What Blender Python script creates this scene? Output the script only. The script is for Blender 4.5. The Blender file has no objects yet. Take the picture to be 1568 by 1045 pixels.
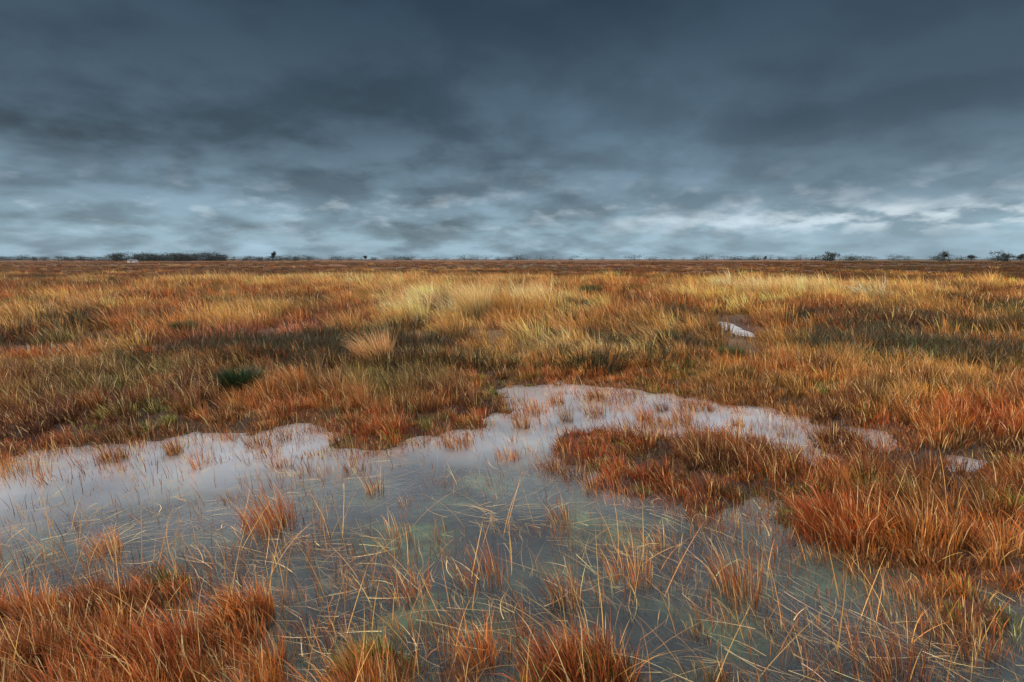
import bpy, math, numpy as np
from mathutils import Vector
rng = np.random.default_rng(7)
scene = bpy.context.scene
scene.view_settings.view_transform = 'Standard'
scene.view_settings.look = 'None'
scene.view_settings.exposure = 0

# ------------------------------------------------------------ camera
cam = bpy.data.cameras.new("camera"); cam.lens = 20; cam.sensor_width = 36
cam.clip_start = 0.05; cam.clip_end = 6000
co = bpy.data.objects.new("camera", cam); scene.collection.objects.link(co)
co.location = (0, 0, 1.6); co.rotation_euler = (math.radians(90 - 8.2), 0, 0)
scene.camera = co

# ------------------------------------------------------------ noise
def _h(i, j, seed):
    i = i.astype(np.int64).astype(np.uint64); j = j.astype(np.int64).astype(np.uint64)
    n = (i * np.uint64(374761393) + j * np.uint64(668265263) + np.uint64(seed * 1442695)) & np.uint64(0xffffffff)
    n = ((n ^ (n >> np.uint64(13))) * np.uint64(1274126177)) & np.uint64(0xffffffff)
    n = n ^ (n >> np.uint64(16))
    return n.astype(np.float64) / 4294967296.0
def vn(x, y, seed=0):
    x = np.asarray(x, float); y = np.asarray(y, float)
    xi = np.floor(x); yi = np.floor(y); fx = x - xi; fy = y - yi
    fx = fx*fx*(3-2*fx); fy = fy*fy*(3-2*fy)
    a = _h(xi, yi, seed); b = _h(xi+1, yi, seed); c = _h(xi, yi+1, seed); d = _h(xi+1, yi+1, seed)
    return (a*(1-fx)+b*fx)*(1-fy) + (c*(1-fx)+d*fx)*fy
def fbm(x, y, seed=0, oct=4):
    s = 0; a = 1; t = 0
    for k in range(oct):
        s = s + a*vn(x*2**k+17.3*k, y*2**k-9.1*k, seed+k); t += a; a *= .5
    return s/t
def sst(x, a, b):
    t = np.clip((x-a)/(b-a), 0, 1); return t*t*(3-2*t)

# ------------------------------------------------------------ pools (metres, world)
MAIN = [(-4.12,4.39),(-3.99,4.62),(-3.43,4.95),(-2.71,5.02),(-2.34,5.14),(-2.01,5.39),(-1.75,5.18),(-1.48,4.71),
 (-1.07,4.62),(-.61,4.95),(-.28,5.39),(-.10,6.01),(-.27,6.78),(.39,7.19),(1.21,7.06),(1.72,6.78),(2.38,6.39),
 (2.81,6.01),(2.98,5.62),(2.88,5.08),(2.62,4.46),(2.41,4.31),(2.30,4.62),(2.09,4.80),(1.64,5.02),(1.16,4.98),
 (.71,5.18),(.45,4.98),(.31,4.62),(.49,4.24),(.63,3.86),(.78,3.69),(.96,3.86),(1.21,3.64),(1.36,3.43),(1.63,3.59),
 (1.67,3.30),(1.78,3.14),(1.72,2.87),(1.77,2.69),(1.96,2.57),(2.16,2.49),(2.38,2.44),(3.2,2.3),(3.4,1.8),(1.8,1.1),
 (.62,1.3),(.54,1.85),(.41,2.02),(.05,2.10),(-.40,2.02),(-.59,1.92),(-.78,1.98),(-.80,2.18),(-.98,2.28),(-1.45,2.36),
 (-1.85,2.46),(-2.13,2.34),(-2.45,2.32),(-3.5,2.6),(-4.6,3.1),(-5.4,4.2),(-4.8,4.5)]
P2 = [(3.22,5.30),(3.48,5.15),(3.30,4.62),(3.02,4.60)]
P3 = [(3.55,4.50),(3.85,4.42),(3.7,4.15),(3.35,4.15)]
P4 = [(4.72,11.8),(5.05,11.6),(5.36,13.2),(5.52,14.6),(5.15,14.6),(4.93,13.2)]
def sdf(px, py, poly):
    poly = np.array(poly); n = len(poly)
    d = np.full(px.shape, 1e9); ins = np.zeros(px.shape, bool)
    for i in range(n):
        a = poly[i]; b = poly[(i+1) % n]; e = b-a
        wx = px-a[0]; wy = py-a[1]
        t = np.clip((wx*e[0]+wy*e[1])/(e@e), 0, 1)
        d = np.minimum(d, np.hypot(wx-t*e[0], wy-t*e[1]))
        c = ((a[1] > py) != (b[1] > py)) & (px < (b[0]-a[0])*(py-a[1])/(b[1]-a[1]+1e-12)+a[0])
        ins ^= c
    return np.where(ins, -d, d)
RX0, RY0, RS, RN = -10.0, 0.0, 0.03, 680
gx, gy = np.meshgrid(RX0+RS*np.arange(RN), RY0+RS*np.arange(RN))
RM = sdf(gx, gy, MAIN)+(fbm(gx*3.4, gy*3.4, 5, 4)-.52)*(.45+.9*sst(gy, 3.0, 2.4)+.45*sst(gy, 4.6, 5.6)*sst(gx, 2.9, 2.3))
RM = np.maximum(RM, np.where(gy > 3.6, gx-3.02, -9.0))
R = RM
for P in (P2, P3, P4): R = np.minimum(R, sdf(gx, gy, P)+(fbm(gx*4, gy*4, 6, 3)-.5)*.2)
R = R + (fbm(gx*9, gy*9, 8, 2)-.5)*.16
def dist(x, y):
    x = np.asarray(x, float); y = np.asarray(y, float)
    fx = np.clip((x-RX0)/RS, 0, RN-1.001); fy = np.clip((y-RY0)/RS, 0, RN-1.001)
    i = fx.astype(int); j = fy.astype(int); fx = fx-i; fy = fy-j
    r = (R[j,i]*(1-fx)+R[j,i+1]*fx)*(1-fy)+(R[j+1,i]*(1-fx)+R[j+1,i+1]*fx)*fy
    out = (x < RX0) | (x > RX0+RS*RN) | (y < RY0) | (y > RY0+RS*RN)
    return np.where(out, 5.0, r)
def height(x, y):
    d = dist(x, y)
    land = .006+.05*sst(d, 0, .35)+.05*sst(d, .2, 1.2) + (fbm(x*1.7, y*1.7, 11, 3)-.5)*.12*sst(d, 0, .6)
    r = np.hypot(x, y)
    land = land + (fbm(x*.16, y*.16, 21, 3)-.5)*.35*sst(r, 8, 25)*sst(d, .2, 2) + (fbm(x*.02, y*.02, 31, 3)-.5)*.8*sst(r, 40, 140)
    wet = -.015-.5*np.clip(-d, 0, .22)+(fbm(x*4, y*4, 13, 3)-.5)*.06*sst(-d, 0, .2)
    return np.where(d > 0, land, wet)*1.0

# ------------------------------------------------------------ colours of the moor
RUST=np.array([.33,.078,.020]); ORG=np.array([.47,.16,.035]); STRAW=np.array([.78,.51,.22]); GOLD=np.array([.64,.32,.085])
OLIVE=np.array([.14,.145,.045]); BROWN=np.array([.11,.045,.020]); PINK=np.array([.50,.17,.08]); YEL=np.array([.36,.34,.045])
def G(x, y, cx, cy, rx, ry): return np.exp(-(((x-cx)/rx)**2+((y-cy)/ry)**2))
def mix(a, b, t): t = np.clip(t, 0, 1)[..., None]; return a*(1-t)+b*t
def goldness(x, y):
    r = np.hypot(x, y)
    g = .95*G(x,y,1,34,12,16)+1.1*G(x,y,-1.2,17,3.5,5)+.8*G(x,y,-15,38,6,9)+.8*G(x,y,-27,40,5,7)+1.2*G(x,y,11.5,24,3.2,4)
    g = g+.8*G(x,y,1.1,8.9,1.3,1.2)+.45*G(x,y,-7,14,4,3)+.4*G(x,y,3,13,2,3)-.22
    g = g+(fbm(x*.45,y*.45,41,3)-.5)*2.2+(fbm(x*.08,y*.08,43,3)-.5)*1.7*sst(r,14,30)-.3*sst(r,60,150)
    return g
def colour(x, y):
    r = np.hypot(x, y)
    base = mix(np.broadcast_to(RUST, x.shape+(3,)), ORG, sst(fbm(x*1.3,y*1.3,51,3), .35, .65))
    base = mix(base, BROWN, sst(fbm(x*.5,y*.5,53,3), .45, .68)*.72)
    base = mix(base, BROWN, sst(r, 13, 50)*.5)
    base = mix(base, BROWN, sst(x/np.maximum(y,1), .35, .7)*sst(r, 7, 18)*.65)
    base = mix(base, OLIVE, sst(fbm(x*.8+9,y*.8,55,3), .52, .68)*.62*sst(r,4.5,7))
    base = mix(base, OLIVE, .6*G(x,y,-1.4,6.9,1.5,.9)+.6*G(x,y,2.9,9.3,1.0,.8))
    base = mix(base, PINK, .9*G(x,y,-4.8,11.3,1.8,1.2))
    g = goldness(x, y)
    base = mix(base, GOLD, sst(g, .0, .6)*.8)
    base = mix(base, STRAW, sst(g, .5, 1.25)*.8)
    return base
def jitter(c, n=.18):
    k = np.exp(rng.normal(0, n, c.shape[:-1]))[..., None]
    return np.clip(c*k*(1+rng.normal(0, .06, c.shape)), 0.005, .9)

# ------------------------------------------------------------ mesh helpers
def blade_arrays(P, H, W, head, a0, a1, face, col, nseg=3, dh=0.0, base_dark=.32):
    N = len(P); nv = 2*nseg+1
    V = np.zeros((N, nv, 3)); C = np.ones((N, nv, 4)); p = P.copy()
    side = np.stack([-np.sin(face), np.cos(face), np.zeros(N)], 1)
    for k in range(nseg+1):
        t = k/nseg
        w = (W*(1-.85*t**1.6)*.5)[:, None]
        cc = col*(base_dark+(1-base_dark)*min(1, t*1.6))  # naturally darker base, deepened to put shade inside the tufts into the colour
        if k < nseg:
            V[:, 2*k] = p-side*w; V[:, 2*k+1] = p+side*w
            C[:, 2*k, :3] = cc; C[:, 2*k+1, :3] = cc
        else:
            V[:, 2*k] = p; C[:, 2*k, :3] = cc
        tm = (k+.5)/nseg
        a = a0+(a1-a0)*tm; hd = head+dh*tm
        p = p+(H/nseg)[:, None]*np.stack([np.sin(a)*np.cos(hd), np.sin(a)*np.sin(hd), np.cos(a)], 1)
    b = (np.arange(N)*nv)[:, None]
    quads = np.concatenate([b+np.array([2*k, 2*k+1, 2*k+3, 2*k+2]) for k in range(nseg-1)], 0) if nseg > 1 else np.zeros((0,4), int)
    tris = b+np.array([2*nseg-2, 2*nseg-1, 2*nseg])
    return V.reshape(-1, 3), C.reshape(-1, 4), quads, tris
def build(name, parts, mat, link=True):
    V = []; C = []; Q = []; T = []; off = 0
    for v, c, q, t in parts:
        V.append(v); C.append(c); Q.append(q+off); T.append(t+off); off += len(v)
    V = np.concatenate(V); C = np.concatenate(C); Q = np.concatenate(Q); T = np.concatenate(T)
    me = bpy.data.meshes.new(name)
    me.vertices.add(len(V)); me.vertices.foreach_set("co", V.astype(np.float32).ravel())
    loops = np.concatenate([Q.ravel(), T.ravel()]).astype(np.int32)
    me.loops.add(len(loops)); me.loops.foreach_set("vertex_index", loops)
    st = np.concatenate([np.arange(len(Q))*4, len(Q)*4+np.arange(len(T))*3]).astype(np.int32)
    me.polygons.add(len(st)); me.polygons.foreach_set("loop_start", st)
    me.update(calc_edges=True)
    at = me.attributes.new("Col", 'FLOAT_COLOR', 'POINT'); at.data.foreach_set("color", C.astype(np.float32).ravel())
    me.materials.append(mat)
    ob = bpy.data.objects.new(name, me)
    if link: scene.collection.objects.link(ob)
    return ob

# ------------------------------------------------------------ materials
def newmat(name):
    m = bpy.data.materials.new(name); m.use_nodes = True; nt = m.node_tree; nt.nodes.clear()
    return m, nt, nt.nodes.new("ShaderNodeOutputMaterial")
def grassmat(name, tint, transl=.3, gloss=.04):
    m, nt, out = newmat(name); N = nt.nodes; L = nt.links
    a = N.new("ShaderNodeAttribute"); a.attribute_name = "Col"; col = a.outputs["Color"]
    if tint:
        b = N.new("ShaderNodeAttribute"); b.attribute_type = 'INSTANCER'; b.attribute_name = "tint"
        x = N.new("ShaderNodeMix"); x.data_type = 'RGBA'; x.blend_type = 'MULTIPLY'; x.inputs[0].default_value = 1
        L.new(col, x.inputs[6]); L.new(b.outputs["Color"], x.inputs[7]); col = x.outputs[2]
    d = N.new("ShaderNodeBsdfDiffuse"); t = N.new("ShaderNodeBsdfTranslucent"); g = N.new("ShaderNodeBsdfGlossy"); g.inputs["Roughness"].default_value = .45
    g.inputs["Color"].default_value = (.8,.8,.8,1)
    L.new(col, d.inputs["Color"]); L.new(col, t.inputs["Color"])
    s = N.new("ShaderNodeMixShader"); s.inputs[0].default_value = transl
    L.new(d.outputs[0], s.inputs[1]); L.new(t.outputs[0], s.inputs[2])
    s2 = N.new("ShaderNodeMixShader"); s2.inputs[0].default_value = gloss
    L.new(s.outputs[0], s2.inputs[1]); L.new(g.outputs[0], s2.inputs[2]); L.new(s2.outputs[0], out.inputs[0])
    return m
M_GRASS = grassmat("moor_grass_blades", False, .28, .03)
M_TUFT = grassmat("moor_grass_tufts", True, .28, .03)
M_LEAF = grassmat("dark_leaves", False, .15, .02)

# ground sheet
xs = np.concatenate([np.arange(-6, 6.001, .04)]); g_ = 6*np.exp(np.linspace(0, math.log(3000/6), 90))[1:]
xs = np.concatenate([-g_[::-1], xs, g_])
ys = np.concatenate([[-3000,-300,-60,-15,-5,-2,-.5,.3,.8], np.arange(1.2, 9, .04), 9*np.exp(np.linspace(0, math.log(4000/9), 150))])
X, Y = np.meshgrid(xs, ys); Z = height(X, Y)
nx, ny = len(xs), len(ys); idx = np.arange(nx*ny).reshape(ny, nx)
Q = np.stack([idx[:-1,:-1].ravel(), idx[:-1,1:].ravel(), idx[1:,1:].ravel(), idx[1:,:-1].ravel()], 1)
V = np.stack([X.ravel(), Y.ravel(), Z.ravel()], 1)
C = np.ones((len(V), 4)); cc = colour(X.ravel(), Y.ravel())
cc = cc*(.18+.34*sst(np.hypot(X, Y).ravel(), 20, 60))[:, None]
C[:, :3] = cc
m, nt, out = newmat("peat_ground"); N = nt.nodes; L = nt.links
at = N.new("ShaderNodeAttribute"); at.attribute_name = "Col"
geo = N.new("ShaderNodeNewGeometry"); sp = N.new("ShaderNodeSeparateXYZ"); L.new(geo.outputs["Position"], sp.inputs[0])
def noise(sc, det=5, rough=.6, dist_=0.0, vec=None, nt_=None):
    n = (nt_ or nt).nodes.new("ShaderNodeTexNoise"); n.inputs["Scale"].default_value = sc; n.inputs["Detail"].default_value = det
    n.inputs["Roughness"].default_value = rough; n.inputs["Distortion"].default_value = dist_
    if vec is not None: (nt_ or nt).links.new(vec, n.inputs["Vector"])
    return n.outputs["Fac"]
pos = geo.outputs["Position"]
def ramp(fac, stops, nt_=None, interp='LINEAR'):
    r = (nt_ or nt).nodes.new("ShaderNodeValToRGB"); r.color_ramp.interpolation = interp
    e = r.color_ramp.elements
    while len(e) < len(stops): e.new(.5)
    for i, (p_, c_) in enumerate(stops): e[i].position = p_; e[i].color = (*c_, 1)
    (nt_ or nt).links.new(fac, r.inputs[0]); return r.outputs[0]
fine = ramp(noise(40, 6, .7, 0, pos), [(.3,(.35,.33,.3)),(.7,(1.4,1.35,1.2))])
mx = N.new("ShaderNodeMix"); mx.data_type='RGBA'; mx.blend_type='MULTIPLY'; mx.inputs[0].default_value=1
L.new(at.outputs["Color"], mx.inputs[6]); L.new(fine, mx.inputs[7])
bed = ramp(noise(1.6, 7, .68, .5, pos), [(.38,(.010,.014,.016)),(.49,(.026,.031,.025)),(.58,(.065,.085,.042)),(.70,(.15,.20,.085))])
mr = N.new("ShaderNodeMapRange"); mr.inputs[1].default_value=-.03; mr.inputs[2].default_value=.015
L.new(sp.outputs[2], mr.inputs[0])
mx2 = N.new("ShaderNodeMix"); mx2.data_type='RGBA'; L.new(mr.outputs[0], mx2.inputs[0]); L.new(bed, mx2.inputs[6]); L.new(mx.outputs[2], mx2.inputs[7])
bs = N.new("ShaderNodeBsdfPrincipled"); bs.inputs["Roughness"].default_value=.9; L.new(mx2.outputs[2], bs.inputs["Base Color"])
bp = N.new("ShaderNodeBump"); bp.inputs["Strength"].default_value=.7; bp.inputs["Distance"].default_value=.03
L.new(noise(25, 6, .7, 0, pos), bp.inputs["Height"]); L.new(bp.outputs[0], bs.inputs["Normal"]); L.new(bs.outputs[0], out.inputs[0])
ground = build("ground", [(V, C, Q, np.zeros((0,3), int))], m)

# water sheets: a still mirror, broken by patches of fine wind ripple that catch the sky overhead, brightened out of view
m, nt, out = newmat("bog_water"); N = nt.nodes; L = nt.links
geo = N.new("ShaderNodeNewGeometry"); pos = geo.outputs["Position"]
gl = N.new("ShaderNodeBsdfGlossy"); gl.inputs["Roughness"].default_value=.36; gl.inputs["Color"].default_value=(.97,.98,1,1)
gl2 = N.new("ShaderNodeBsdfGlossy"); gl2.inputs["Roughness"].default_value=.03; gl2.inputs["Color"].default_value=(.97,.98,1,1)
tr = N.new("ShaderNodeBsdfTransparent"); tr.inputs["Color"].default_value=(.74,.80,.82,1)
lw = N.new("ShaderNodeLayerWeight"); lw.inputs["Blend"].default_value=.5
fac = ramp(lw.outputs["Facing"], [(0,(.02,)*3),(.44,(.03,)*3),(.56,(.08,)*3),(.64,(.30,)*3),(.70,(.80,)*3),(.80,(.95,)*3)])
def wbump(sc, d_, s_, det):
    b_ = N.new("ShaderNodeBump"); b_.inputs["Strength"].default_value=s_; b_.inputs["Distance"].default_value=d_
    L.new(noise(sc, det, .5, .3, pos), b_.inputs["Height"]); return b_.outputs[0]
L.new(wbump(20, .003, .5, 2), gl.inputs["Normal"]); L.new(wbump(8, .003, .4, 2), gl2.inputs["Normal"])
rip = ramp(noise(.8, 3, .5, .2, pos), [(.40,(.50,)*3),(.60,(.84,)*3)])
mg = N.new("ShaderNodeMixShader"); L.new(rip, mg.inputs[0]); L.new(gl2.outputs[0], mg.inputs[1]); L.new(gl.outputs[0], mg.inputs[2])
ms = N.new("ShaderNodeMixShader"); L.new(fac, ms.inputs[0]); L.new(tr.outputs[0], ms.inputs[1]); L.new(mg.outputs[0], ms.inputs[2])
L.new(ms.outputs[0], out.inputs[0])
wv = np.array([[-7,.8,0],[4.6,.8,0],[4.6,7.8,0],[-7,7.8,0],[4,11,0],[6.5,11,0],[6.5,16,0],[4,16,0]], float)
water = build("bog_pool_water", [(wv, np.ones((8,4)), np.array([[0,1,2,3],[4,5,6,7]]), np.zeros((0,3), int))], m)

# ------------------------------------------------------------ near grass
def wedge(n, y0, y1, logu=False, marg=1.2):
    if logu: y = y0*np.exp(rng.random(n)*math.log(y1/y0))
    else: y = np.sqrt(y0*y0+rng.random(n)*(y1*y1-y0*y0))
    x = (rng.random(n)*2-1)*(y*.98+marg)
    return x, y
WIND = math.pi   # towards -x
def tussocks(cx, cy, cnt, rad, hgt, wid, colr, lean=.45, pale=.12, nseg=3, zmin=-9, spread=1.0):
    tot = int(cnt.sum()); k = np.repeat(np.arange(len(cx)), cnt)
    an = rng.random(tot)*2*np.pi; rr = rad[k]*np.sqrt(rng.random(tot))
    px = cx[k]+rr*np.cos(an); py = cy[k]+rr*np.sin(an)
    pz = np.maximum(height(px, py)-.015, zmin)
    lt = lean*(.55+.9*vn(cx, cy, 3))[k] if np.isscalar(lean) else lean[k]
    out_l = (.15+.75*rr/rad[k]*rng.random(tot)+rng.random(tot)*.25)*spread
    vx = np.cos(an)*out_l - lt*(.5+rng.random(tot)); vy = np.sin(an)*out_l+rng.normal(0,.12,tot)
    head = np.arctan2(vy, vx); L_ = np.hypot(vx, vy)
    H = hgt[k]*(.45+.75*rng.random(tot)); W = wid[k]*(.6+.8*rng.random(tot))
    c = jitter(colr[k], .36)
    pl = rng.random(tot) < pale
    c = np.where(pl[:, None], jitter(np.broadcast_to(STRAW, c.shape), .2), c)
    return blade_arrays(np.stack([px,py,pz],1), H, W, head, .1*L_, np.clip(L_*1.15, 0, 1.7), rng.random(tot)*np.pi, c, nseg, rng.normal(0,.3,tot))
n = 6800
x, y = wedge(n, 1.25, 8.5, marg=.8)
n2_ = 800; xf = -3.4+5.2*rng.random(n2_); yf = 1.35+1.4*rng.random(n2_)
x = np.concatenate([x, xf]); y = np.concatenate([y, yf]); n = len(x)
d = dist(x, y); k = (d > .0) | ((d > -.18) & (rng.random(n) < .35))
front = (y < 4.6) & (y > 3.3) & (x > .66*y) & (x < .88*y)     # low sward in front of the two little pools
k &= ~(front & (rng.random(n) < .7))
x, y, d = x[k], y[k], d[k]; r = np.hypot(x, y)
colr = colour(x, y)
colr = mix(colr, RUST, sst(1.0-d, 0, .9)*.5)
colr = mix(colr, BROWN, sst(fbm(x*2.2, y*2.2, 57, 2), .46, .72)*.75)
moss = (fbm(x*1.1+3, y*1.1, 61, 3) > .57) & (rng.random(len(x)) < .5)
colr = np.where(moss[:, None], mix(np.broadcast_to(YEL*.6, (len(x),3)), OLIVE, rng.random(len(x))), colr)
gd = sst(goldness(x, y), .1, .9)
hg = (.08+.21*rng.random(len(x))**1.8)*(.65+.5*sst(d, 0, .8)) + .12*gd*sst(d,.4,1.5)
hg = np.where(moss, hg*.6, hg)
cnt = (64*np.clip(3.2/r, .5, 1.3)).astype(int)+20
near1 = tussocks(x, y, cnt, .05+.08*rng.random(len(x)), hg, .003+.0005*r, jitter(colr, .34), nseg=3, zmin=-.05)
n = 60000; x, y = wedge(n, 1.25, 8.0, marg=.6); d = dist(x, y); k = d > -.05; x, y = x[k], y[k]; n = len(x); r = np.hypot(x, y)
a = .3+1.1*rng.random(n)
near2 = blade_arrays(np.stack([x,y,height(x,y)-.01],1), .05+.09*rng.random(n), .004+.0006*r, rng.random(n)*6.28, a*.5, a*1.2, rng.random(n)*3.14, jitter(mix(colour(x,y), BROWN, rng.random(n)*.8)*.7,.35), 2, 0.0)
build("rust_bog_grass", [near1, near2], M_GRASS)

# emergent tufts standing in the pools
em = [(-1.45,3.25,.27,220),(-2.25,2.95,.17,130),(-.45,4.75,.17,140),(-.02,4.45,.15,90),(.32,3.35,.16,60),(-.95,3.75,.2,60),
 (1.12,2.60,.24,140),(.85,5.7,.22,90),(1.35,5.55,.22,120),(1.6,5.9,.2,80),(2.2,5.35,.16,90),(.5,6.2,.2,90),(1.0,6.4,.2,80),
 (.1,5.3,.2,90),(.25,5.9,.22,90),(-.15,2.7,.22,80),(.25,2.5,.24,80),(-.7,3.1,.18,40),(1.75,5.6,.2,90),(2.5,5.0,.15,70),
 (-3.2,4.4,.2,120),(-2.8,4.55,.2,120),(-3.7,4.1,.18,100),(-2.2,4.75,.2,100),(.6,2.7,.22,60),(1.9,2.2,.2,90),(1.5,2.0,.2,90),
 (.85,3.0,.2,40),(-2.0,4.5,.15,60),(-1.75,4.2,.13,40),(2.1,5.9,.2,60),(-.5,2.55,.22,60),(.55,5.5,.22,70),(1.05,5.2,.18,80)]
em = np.array(em)
n = 14000; x, y = wedge(n, 1.3, 7.2, marg=.3); d = dist(x, y)
pr = .035+.55*np.exp(-((d+.03)/.16)**2)+.60*sst(y,4.7,5.4)*sst(x,-.5,.3)+.16*(y < 2.8)+.45*(y < 2.35)+.38*((x < -1.0) & (y > 3.9))
pr = pr*sst(fbm(x*3, y*3, 73, 3), .40, .60)
k = (d < -.02) & (rng.random(n) < pr*.75)
ex = np.stack([x[k], y[k], .05+.15*rng.random(k.sum())**1.5, 5+40*rng.random(k.sum())**2.5], 1)
em = np.concatenate([em, ex])
c = mix(np.broadcast_to(RUST, (len(em),3)), ORG, rng.random(len(em)))
c = mix(c, BROWN, rng.random(len(em))*.6)
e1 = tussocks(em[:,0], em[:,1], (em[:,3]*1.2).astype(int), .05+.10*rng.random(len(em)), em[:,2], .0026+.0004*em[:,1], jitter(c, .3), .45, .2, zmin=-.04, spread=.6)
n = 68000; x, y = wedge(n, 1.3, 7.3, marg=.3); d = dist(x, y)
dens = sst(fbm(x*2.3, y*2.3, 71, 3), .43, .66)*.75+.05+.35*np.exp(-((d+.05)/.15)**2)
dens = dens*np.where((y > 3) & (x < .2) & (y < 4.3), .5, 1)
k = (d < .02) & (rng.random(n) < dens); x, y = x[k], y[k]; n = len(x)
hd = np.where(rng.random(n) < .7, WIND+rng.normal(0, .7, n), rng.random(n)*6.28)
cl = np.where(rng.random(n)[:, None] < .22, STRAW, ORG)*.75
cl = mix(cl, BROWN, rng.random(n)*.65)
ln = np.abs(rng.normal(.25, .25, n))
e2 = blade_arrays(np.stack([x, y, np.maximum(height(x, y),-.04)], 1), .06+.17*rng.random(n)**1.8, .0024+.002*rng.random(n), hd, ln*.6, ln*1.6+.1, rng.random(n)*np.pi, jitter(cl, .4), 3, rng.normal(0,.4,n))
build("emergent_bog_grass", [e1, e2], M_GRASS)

# floating and submerged straw, combed by the wind into swirls
def straws(n, zlo, zhi, Lm, col, wid, y1=6.5, thr=.4, spread=.45):
    x, y = wedge(n, 1.3, y1, marg=.3); d = dist(x, y)
    k = (d < -.06) & (fbm(x*1.7+5, y*1.7, 81, 2)+rng.normal(0,.06,n) > thr); x, y = x[k], y[k]; n = len(x)
    z = zlo+(zhi-zlo)*rng.random(n); hd = (fbm(x*.7, y*.7, 87, 2)-.5)*5+rng.normal(0, spread, n)+np.where(rng.random(n) < .5, 0, np.pi)
    L_ = Lm*(.3+rng.random(n)**1.5*1.3); W = wid*(.6+.8*rng.random(n))
    return blade_arrays(np.stack([x, y, z], 1), L_, W, hd, np.full(n, np.pi/2-.01), np.full(n, np.pi/2+.005), hd+0, jitter(np.broadcast_to(col, (n,3)), .4), 5, rng.normal(0,.7,n), 1.0)
s1 = straws(2600, .002, .010, .22, np.array([.58,.40,.20]), .0034, thr=.48)
s2 = straws(11000, -.06, -.005, .26, np.array([.36,.22,.09]), .0038, thr=.42)
n = 420; x, y = wedge(n, 1.45, 3.4, marg=.2); hd = rng.random(n)*6.28
a = .25+rng.random(n)*.7
s3 = blade_arrays(np.stack([x, y, np.maximum(height(x, y), -.02)], 1), .18+.28*rng.random(n), np.full(n,.0036), hd, a*.8, a*1.5, hd+.3*rng.normal(size=n), jitter(np.broadcast_to(GOLD, (n,3)), .3), 5, rng.normal(0,.4,n), .8)
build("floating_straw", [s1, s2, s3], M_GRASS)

# ------------------------------------------------------------ tall wind-combed moor grass, middle distance
n = 7400; x, y = wedge(n, 7.6, 32, marg=1.5); d = dist(x, y)
lane = (x > y*.385-.15) & (x < y*.385+.6) & (y > 8.0) & (y < 15.0)
k = (d > .12) & ~(lane & (rng.random(n) < .95)) & (rng.random(n) < .35+.9*sst(fbm(x*.9, y*.9, 77, 2), .3, .55))
x, y = x[k], y[k]; r = np.hypot(x, y)
g = sst(goldness(x, y), .0, .9); big = rng.random(len(x))**2.2
h = (.20+.16*rng.random(len(x))+.52*big*(.35+.65*g))*(.55+.45*sst(y, 7, 12))*(1+.25*sst(y,12,25))
rad = .07+.24*big+.004*r
cnt = (24+78*big*(.5+g)).astype(int)
lean = (.45+.5*g)*(.6+.8*vn(x*.3, y*.3, 9))
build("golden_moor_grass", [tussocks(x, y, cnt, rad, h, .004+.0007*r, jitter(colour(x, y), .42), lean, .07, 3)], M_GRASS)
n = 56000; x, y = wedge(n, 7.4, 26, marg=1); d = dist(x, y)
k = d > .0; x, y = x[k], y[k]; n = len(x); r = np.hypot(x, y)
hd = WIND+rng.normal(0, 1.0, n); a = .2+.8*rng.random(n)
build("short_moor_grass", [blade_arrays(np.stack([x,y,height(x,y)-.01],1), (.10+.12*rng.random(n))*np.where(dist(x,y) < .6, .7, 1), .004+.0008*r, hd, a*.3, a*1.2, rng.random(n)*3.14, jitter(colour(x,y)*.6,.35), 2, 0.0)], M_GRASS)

# ------------------------------------------------------------ instanced tufts for the far moor
def unit_tuft(nb, rad, wid, lean, spread, stiff=1.0):
    an = rng.random(nb)*2*np.pi; rr = rad*np.sqrt(rng.random(nb))
    ol = spread*rr/rad*rng.random(nb)+.15*rng.random(nb)
    vx = np.cos(an)*ol-lean*(.4+rng.random(nb)); vy = np.sin(an)*ol+rng.normal(0,.1,nb)
    L_ = np.hypot(vx, vy)
    c = np.clip(jitter(np.ones((nb,3))*.95, .28), .2, 1.6)
    return blade_arrays(np.stack([rr*np.cos(an), rr*np.sin(an), np.full(nb,-.04)],1), (.4+.7*rng.random(nb)), wid*(.6+.8*rng.random(nb)), np.arctan2(vy,vx),
        .15*L_*stiff, np.clip(L_*1.3, 0, 1.9)*stiff, rng.random(nb)*np.pi, c, 2, rng.normal(0,.25,nb), .5)
def variants(prefix, nvar, *a):
    c = bpy.data.collections.new(prefix+"_variants")
    for i in range(nvar):
        o = build("%s_%02d" % (prefix, i), [unit_tuft(*a)], M_TUFT, link=False); c.objects.link(o)
    return c
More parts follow.
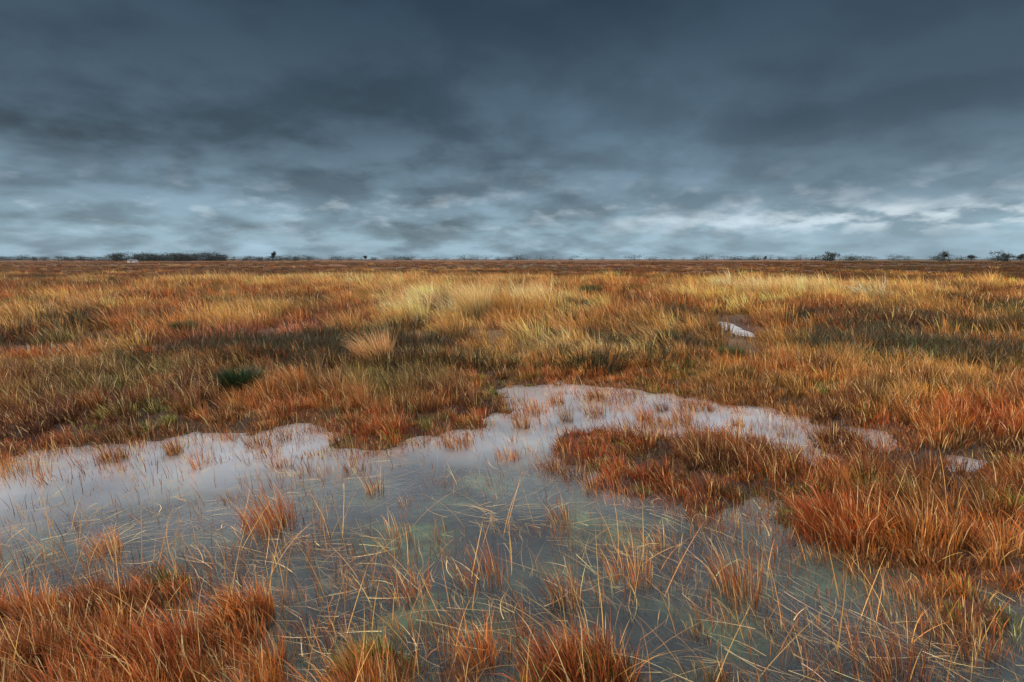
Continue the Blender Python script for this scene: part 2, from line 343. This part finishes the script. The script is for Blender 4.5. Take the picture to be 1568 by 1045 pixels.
def instancer(name, P, rot, scl, idx, tint, coll):
    me = bpy.data.meshes.new(name); me.vertices.add(len(P)); me.vertices.foreach_set("co", P.astype(np.float32).ravel())
    for nm, ty, arr, key in (("rot",'FLOAT_VECTOR',rot,"vector"),("scl",'FLOAT_VECTOR',scl,"vector"),("idx",'INT',idx,"value"),("tint",'FLOAT_COLOR',tint,"color")):
        a = me.attributes.new(nm, ty, 'POINT'); a.data.foreach_set(key, np.ascontiguousarray(arr, dtype=np.int32 if ty=='INT' else np.float32).ravel())
    ob = bpy.data.objects.new(name, me); scene.collection.objects.link(ob)
    ng = bpy.data.node_groups.new(name+"_scatter", 'GeometryNodeTree')
    ng.interface.new_socket("Geometry", in_out='INPUT', socket_type='NodeSocketGeometry')
    ng.interface.new_socket("Geometry", in_out='OUTPUT', socket_type='NodeSocketGeometry')
    gi = ng.nodes.new("NodeGroupInput"); go = ng.nodes.new("NodeGroupOutput")
    ip = ng.nodes.new("GeometryNodeInstanceOnPoints"); ci = ng.nodes.new("GeometryNodeCollectionInfo")
    ci.inputs["Collection"].default_value = coll; ci.inputs["Separate Children"].default_value = True; ci.inputs["Reset Children"].default_value = True
    def na(nm, ty):
        q = ng.nodes.new("GeometryNodeInputNamedAttribute"); q.data_type = ty; q.inputs["Name"].default_value = nm; return q.outputs["Attribute"]
    l = ng.links.new
    l(gi.outputs[0], ip.inputs["Points"]); l(ci.outputs[0], ip.inputs["Instance"]); ip.inputs["Pick Instance"].default_value = True
    l(na("idx",'INT'), ip.inputs["Instance Index"]); l(na("rot",'FLOAT_VECTOR'), ip.inputs["Rotation"]); l(na("scl",'FLOAT_VECTOR'), ip.inputs["Scale"])
    l(ip.outputs[0], go.inputs[0])
    md = ob.modifiers.new("scatter", 'NODES'); md.node_group = ng
    return ob
far_c = variants("far_tuft", 8, 40, .8, .06, .5, .8)
hea_c = variants("heather_tuft", 6, 90, .7, .03, .05, 1.0)
def scatter(name, x, y, h, wscale, tint, coll, nv):
    n = len(x); z = height(x, y)
    rot = np.stack([rng.normal(0,.06,n), rng.normal(0,.06,n), rng.normal(0,.45,n)], 1)
    s = np.stack([h*wscale, h*wscale, h], 1)
    t = np.ones((n,4)); t[:, :3] = tint
    return instancer(name, np.stack([x,y,z],1), rot, s, rng.integers(0,nv,n), t, coll)
n = 17000; x, y = wedge(n, 26, 300, logu=True, marg=3); g = sst(goldness(x, y), .1, 1.0)
h = (.22+.2*rng.random(len(x)))*(1+1.0*g*rng.random(len(x)))
ws = (1.0+.6*rng.random(len(x)))*(1+sst(y,60,260)*2.5)
scatter("distant_moor_grass", x, y, h, ws, jitter(colour(x, y), .40), far_c, 8)
n = 9000; x, y = wedge(n, 7.6, 300, logu=True, marg=2); d = dist(x, y)
k = (d > .4) & (fbm(x*.3, y*.3, 91, 3)+.20*rng.random(n) > .60) & ((np.abs(x-y*.42) > .9) | (y > 16)); x, y = x[k], y[k]
hc = mix(np.broadcast_to(np.array([.095,.042,.024]), (len(x),3)), np.array([.06,.075,.03]), rng.random(len(x)))
scatter("heather_mass", x, y, .20+.18*rng.random(len(x)), 1.1+.6*rng.random(len(x)), jitter(hc,.25), hea_c, 6)

# individual dark shrubs
def shrub_mesh(c_):
    nb = 900
    an = rng.random(nb)*6.28; r_ = .5*np.sqrt(rng.random(nb)); ol = 1.2*r_+.3*rng.random(nb)
    st = blade_arrays(np.stack([r_*.6*np.cos(an), r_*.6*np.sin(an), np.full(nb,-.05)],1), .55+.5*rng.random(nb), np.full(nb,.028), an, ol*.5, ol*1.1, rng.random(nb)*3.14,
        jitter(np.broadcast_to(np.array(c_), (nb,3)), .35), 3, rng.normal(0,.5,nb), .5)
    return build("heather_shrub", [st], M_LEAF)
for (sx, sy, sh) in [(-3.1,6.35,.44),(-6.4,11.0,.42),(3.2,23,.8),(1.6,17.5,.45),(2.5,9.5,.40),(3.2,8.2,.34),(-4.0,19,.45)]:
    o = shrub_mesh((.028,.05,.02) if sy < 7.5 else (.06,.08,.028)); o.location = (sx, sy, float(height(np.array([sx]), np.array([sy]))[0])); o.scale = (sh*.9, sh*.9, sh*.85); o.rotation_euler = (0,0,rng.random()*6)

# tall tussocks seen singly
def big_tuft(cx, cy, h, nb, col, rad, lean=.7):
    p = tussocks(np.array([cx]), np.array([cy]), np.array([nb]), np.array([rad]), np.array([h]), np.array([.0032+.0005*cy]), col[None], lean)
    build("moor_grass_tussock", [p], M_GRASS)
for a in [(-1.9,7.9,.55,650,np.array([.66,.34,.14]),.22),(-.9,14.2,1.05,900,STRAW,.4),(-.3,14.6,.85,700,GOLD,.4),(1.0,9.2,.4,500,GOLD,.25),
          (-1.1,4.95,.2,400,RUST,.15),(1.9,3.1,.28,700,RUST,.22),(2.2,2.95,.26,500,ORG,.22),(-2.6,6.6,.3,400,ORG,.18),(3.95,5.1,.25,400,ORG,.2),
          (9.4,21.5,.95,700,STRAW,.5),(10.4,22,1.0,700,STRAW,.6),(11.6,22.4,.85,700,STRAW,.6),(.9,18,.8,600,STRAW,.4),(-3,20,.8,600,STRAW,.5),
          (-1.35,1.90,.26,300,RUST,.18),(-.55,1.78,.25,260,ORG,.17),(.25,1.85,.25,300,RUST*1.1,.2),(.95,1.75,.24,200,ORG,.16),(1.55,1.75,.22,180,RUST,.15),(-1.9,2.05,.2,220,ORG*.8,.17)]:
    big_tuft(*a)

# ------------------------------------------------------------ distant trees
def box_prism(p0, p1, r0, r1, col):
    p0 = np.array(p0, float); p1 = np.array(p1, float); d_ = p1-p0; d_ /= np.linalg.norm(d_)
    u = np.cross(d_, [0.3,1,.2]); u /= np.linalg.norm(u); v = np.cross(d_, u)
    V = []
    for p, r_ in ((p0,r0),(p1,r1)):
        for k in range(6):
            a = k/6*2*math.pi; V.append(p+r_*(math.cos(a)*u+math.sin(a)*v))
    V = np.array(V); Q = np.array([[k,(k+1)%6,6+(k+1)%6,6+k] for k in range(6)])
    C = np.ones((12,4)); C[:, :3] = col; return V, C, Q, np.zeros((0,3), int)
BARK = np.array([.05,.045,.04])
def tree_parts(bx, by, h, w, dens=1.0, bushy=False):
    bz = float(height(np.array([bx]), np.array([by]))[0])-.1; parts = []
    top = np.array([bx+rng.normal(0,.04*h), by, bz+h*.75])
    parts.append(box_prism((bx,by,bz), top, .035*h, .012*h, BARK))
    cents = []
    for k in range(9):
        t = (.12 if bushy else .3)+.6*rng.random(); b0 = np.array([bx,by,bz])*(1-t)+top*t
        a = rng.random()*6.28; e = b0+np.array([math.cos(a)*w*.42, math.sin(a)*w*.42, h*(.1+.25*rng.random())])*(.6+.5*rng.random())
        if bushy and k < 3: e[2] = bz+h*.15
        parts.append(box_prism(b0, e, .014*h, .004*h, BARK)); cents.append(e)
    cents.append(top); cents = np.array(cents)
    nb = int(420*dens); ci = rng.integers(0, len(cents), nb)
    P = cents[ci]+rng.normal(0, 1, (nb,3))*np.array([w*.13, w*.13, h*.085])
    P[:,2] = np.maximum(P[:,2], bz)
    g = jitter(np.broadcast_to(np.array([.04,.052,.05]), (nb,3)), .3)  # leaf tone shifted to blue-grey, aerial haze put into the colour
    parts.append(blade_arrays(P, np.full(nb,h*.10), np.full(nb,h*.06), rng.random(nb)*6.28, rng.random(nb)*1.6, rng.random(nb)*2, rng.random(nb)*3.14, g, 2, rng.normal(0,.5,nb), .9))
    return parts
tl = []
for k in range(130):
    D = 430+rng.normal(0, 15); s = -.70+.22*rng.random() if k < 55 else -.96+.6*rng.random()
    hh = (4.2+3.2*rng.random()) if -.70 < s < -.50 else 3.2+1.4*rng.random()
    tl += tree_parts(s*D, D, hh, hh*1.6, .6, True)
build("distant_treeline", tl, M_LEAF)
hl = []
for k in range(250):
    D = 560+rng.normal(0, 20); s = -.95+1.9*rng.random()
    if -.15 < s < .2 and k % 3: continue
    hh = 4.0+2.8*rng.random()**2; hl += tree_parts(s*D, D, hh, hh*2.6, .5, True)
build("distant_hedgerow", hl, M_LEAF)
for s, D, hh, w in [(.548,380,7,7),(.562,384,6.4,6.5),(.752,330,6.8,6.2),(-.415,400,6,3.4),(.80,350,4.5,3.5),(.845,350,6.8,8),(.862,352,5.6,6),(.885,345,5,4),(.44,500,4,3),(-.255,480,4.5,3)]:
    build("tree", tree_parts(s*D, D, hh, w, 1.8, w > 5), M_LEAF)

# little white hut on the left horizon
def hut(cx, cy):
    e = bpy.data.objects.new("hut", None); scene.collection.objects.link(e)
    z = float(height(np.array([cx]), np.array([cy]))[0])+.15; e.location = (cx, cy, z)
    def mat(n_, c_):
        m_, nt_, o_ = newmat(n_); b_ = nt_.nodes.new("ShaderNodeBsdfPrincipled"); b_.inputs["Base Color"].default_value = (*c_,1); b_.inputs["Roughness"].default_value=.8
        nt_.links.new(b_.outputs[0], o_.inputs[0]); return m_
    W, D, H, Rr = 1.3, 1.0, .95, .3
    def part(n_, vs, fs, mt):
        me = bpy.data.meshes.new(n_); me.from_pydata(vs, [], fs); me.materials.append(mt); o = bpy.data.objects.new(n_, me); scene.collection.objects.link(o); o.parent = e
    part("walls", [(-W,-D,-.5),(W,-D,-.5),(W,D,-.5),(-W,D,-.5),(-W,-D,H),(W,-D,H),(W,D,H),(-W,D,H),(-W,0,H+Rr),(W,0,H+Rr)],
         [(0,1,5,4),(1,2,6,9,5),(2,3,7,6),(3,0,4,8,7)], mat("white_render", (.6,.6,.57)))
    part("roof", [(-W-.1,-D-.15,H-.05),(W+.1,-D-.15,H-.05),(W+.1,0,H+Rr+.04),(-W-.1,0,H+Rr+.04),(W+.1,D+.15,H-.05),(-W-.1,D+.15,H-.05)], [(0,1,2,3),(3,2,4,5)], mat("slate_roof", (.08,.08,.09)))
    part("door", [(-.3,-D-.01,-.3),(.3,-D-.01,-.3),(.3,-D-.01,.75),(-.3,-D-.01,.75)], [(0,1,2,3)], mat("door_wood", (.25,.2,.16)))
hut(-134, 203)

# ------------------------------------------------------------ sun + sky
EL, AZ = math.radians(25), math.radians(255)
sd = Vector((math.sin(AZ)*math.cos(EL), math.cos(AZ)*math.cos(EL), math.sin(EL)))
su = bpy.data.lights.new("sun", 'SUN'); su.energy = 4.2; su.angle = math.radians(2); su.color = (1,.87,.68)
so = bpy.data.objects.new("sun", su); scene.collection.objects.link(so); so.rotation_euler = (-sd).to_track_quat('-Z','Y').to_euler(); so.location = (0,-20,30)

w = bpy.data.worlds.new("sky"); scene.world = w; w.use_nodes = True; nt = w.node_tree; nt.nodes.clear(); N = nt.nodes; L = nt.links
def lk(v, s):
    if isinstance(v, (int, float)): s.default_value = v
    else: L.new(v, s)
def MA(op, a, b=0.0, c=0.0, clamp=False):
    q = N.new("ShaderNodeMath"); q.operation = op; q.use_clamp = clamp
    lk(a, q.inputs[0]); lk(b, q.inputs[1]); lk(c, q.inputs[2]); return q.outputs[0]
def MR(v, a, b, c=0.0, d=1.0):
    q = N.new("ShaderNodeMapRange"); q.interpolation_type = 'SMOOTHSTEP'; L.new(v, q.inputs[0])
    for i, t in enumerate((a,b,c,d)): q.inputs[i+1].default_value = t
    return q.outputs[0]
def CX(x_, y_, z_=0.0):
    q = N.new("ShaderNodeCombineXYZ"); lk(x_, q.inputs[0]); lk(y_, q.inputs[1]); lk(z_, q.inputs[2]); return q.outputs[0]
tc = N.new("ShaderNodeTexCoord"); se = N.new("ShaderNodeSeparateXYZ"); L.new(tc.outputs["Generated"], se.inputs[0])
sx, sy, sz = se.outputs; zz = MA('MAXIMUM', sz, 0.0)
inv = MA('DIVIDE', 1.0, MA('ADD', zz, .27)); px = MA('MULTIPLY', sx, inv); py = MA('MULTIPLY', sy, inv)
n1 = noise(3.0, 8, .52, .1, CX(px, py, 3.3), nt)
al = MA('ADD', MA('MULTIPLY', px, .56), MA('MULTIPLY', py, .83)); ac = MA('SUBTRACT', MA('MULTIPLY', py, .56), MA('MULTIPLY', px, .83))
n2 = noise(1.8, 5, .5, .2, CX(MA('MULTIPLY', al, .55), ac, 7.7), nt)
n3 = noise(1.8, 3, .5, .2, CX(sx, MA('MULTIPLY', sy, .5), MA('MULTIPLY', sz, 2.0)), nt)
n4 = noise(6.0, 6, .52, .1, CX(px, MA('MULTIPLY', py, .9), 1.1), nt)
base = ramp(zz, [(0,(.28,.40,.485)),(.045,(.235,.345,.42)),(.10,(.148,.22,.282)),(.20,(.074,.118,.160)),(.395,(.027,.052,.081)),(.48,(.95,1.0,1.08)),(.60,(1.7,1.75,1.85))], nt)  # last stops: unseen overhead sky made extra bright to light moor and pools
wsm = MA('MULTIPLY', MR(zz, .12, .34, 1.0, .45), MR(sx, -.05, .6, 1.0, .5))
mod = MA('ADD', MA('MULTIPLY', MA('SUBTRACT', MR(n1, .36, .64), .5), .6), MA('MULTIPLY', MA('SUBTRACT', n2, .5), 1.6))
mod = MA('ADD', MA('MULTIPLY', mod, wsm), MA('MULTIPLY', MA('SUBTRACT', n3, .5), 1.0))
mod = MA('MAXIMUM', MA('ADD', mod, 1.0), .35)
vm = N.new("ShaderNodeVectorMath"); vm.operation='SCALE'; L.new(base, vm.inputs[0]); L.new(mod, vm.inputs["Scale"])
# bright breaks low over the right-hand horizon
zb = MA('DIVIDE', MA('SUBTRACT', zz, .060), .019); band = MA('EXPONENT', MA('MULTIPLY', MA('MULTIPLY', zb, zb), -1.0))
brk = MA('MULTIPLY', MA('MULTIPLY', band, MR(sx, .0, .55)), MR(n4, .36, .56))
zc = MA('DIVIDE', MA('SUBTRACT', zz, .08), .045); band2 = MA('EXPONENT', MA('MULTIPLY', MA('MULTIPLY', zc, zc), -1.0))
brk2 = MA('MULTIPLY', MA('MULTIPLY', band2, MR(n4, .50, .72)), .38)
front = MR(sy, 0.0, .3)
tot = MA('MULTIPLY', MA('ADD', brk, brk2), front)
v2 = N.new("ShaderNodeVectorMath"); v2.operation='SCALE'; v2.inputs[0].default_value = (.36,.36,.36); L.new(tot, v2.inputs["Scale"])
v3 = N.new("ShaderNodeVectorMath"); v3.operation='ADD'; L.new(vm.outputs[0], v3.inputs[0]); L.new(v2.outputs[0], v3.inputs[1])
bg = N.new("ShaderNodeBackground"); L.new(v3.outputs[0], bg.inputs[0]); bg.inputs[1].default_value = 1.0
sk = N.new("ShaderNodeTexSky"); sk.sky_type='NISHITA'; sk.sun_disc=False; sk.sun_elevation=EL; sk.sun_rotation=AZ
bn = N.new("ShaderNodeBackground"); L.new(sk.outputs[0], bn.inputs[0]); bn.inputs[1].default_value=.1
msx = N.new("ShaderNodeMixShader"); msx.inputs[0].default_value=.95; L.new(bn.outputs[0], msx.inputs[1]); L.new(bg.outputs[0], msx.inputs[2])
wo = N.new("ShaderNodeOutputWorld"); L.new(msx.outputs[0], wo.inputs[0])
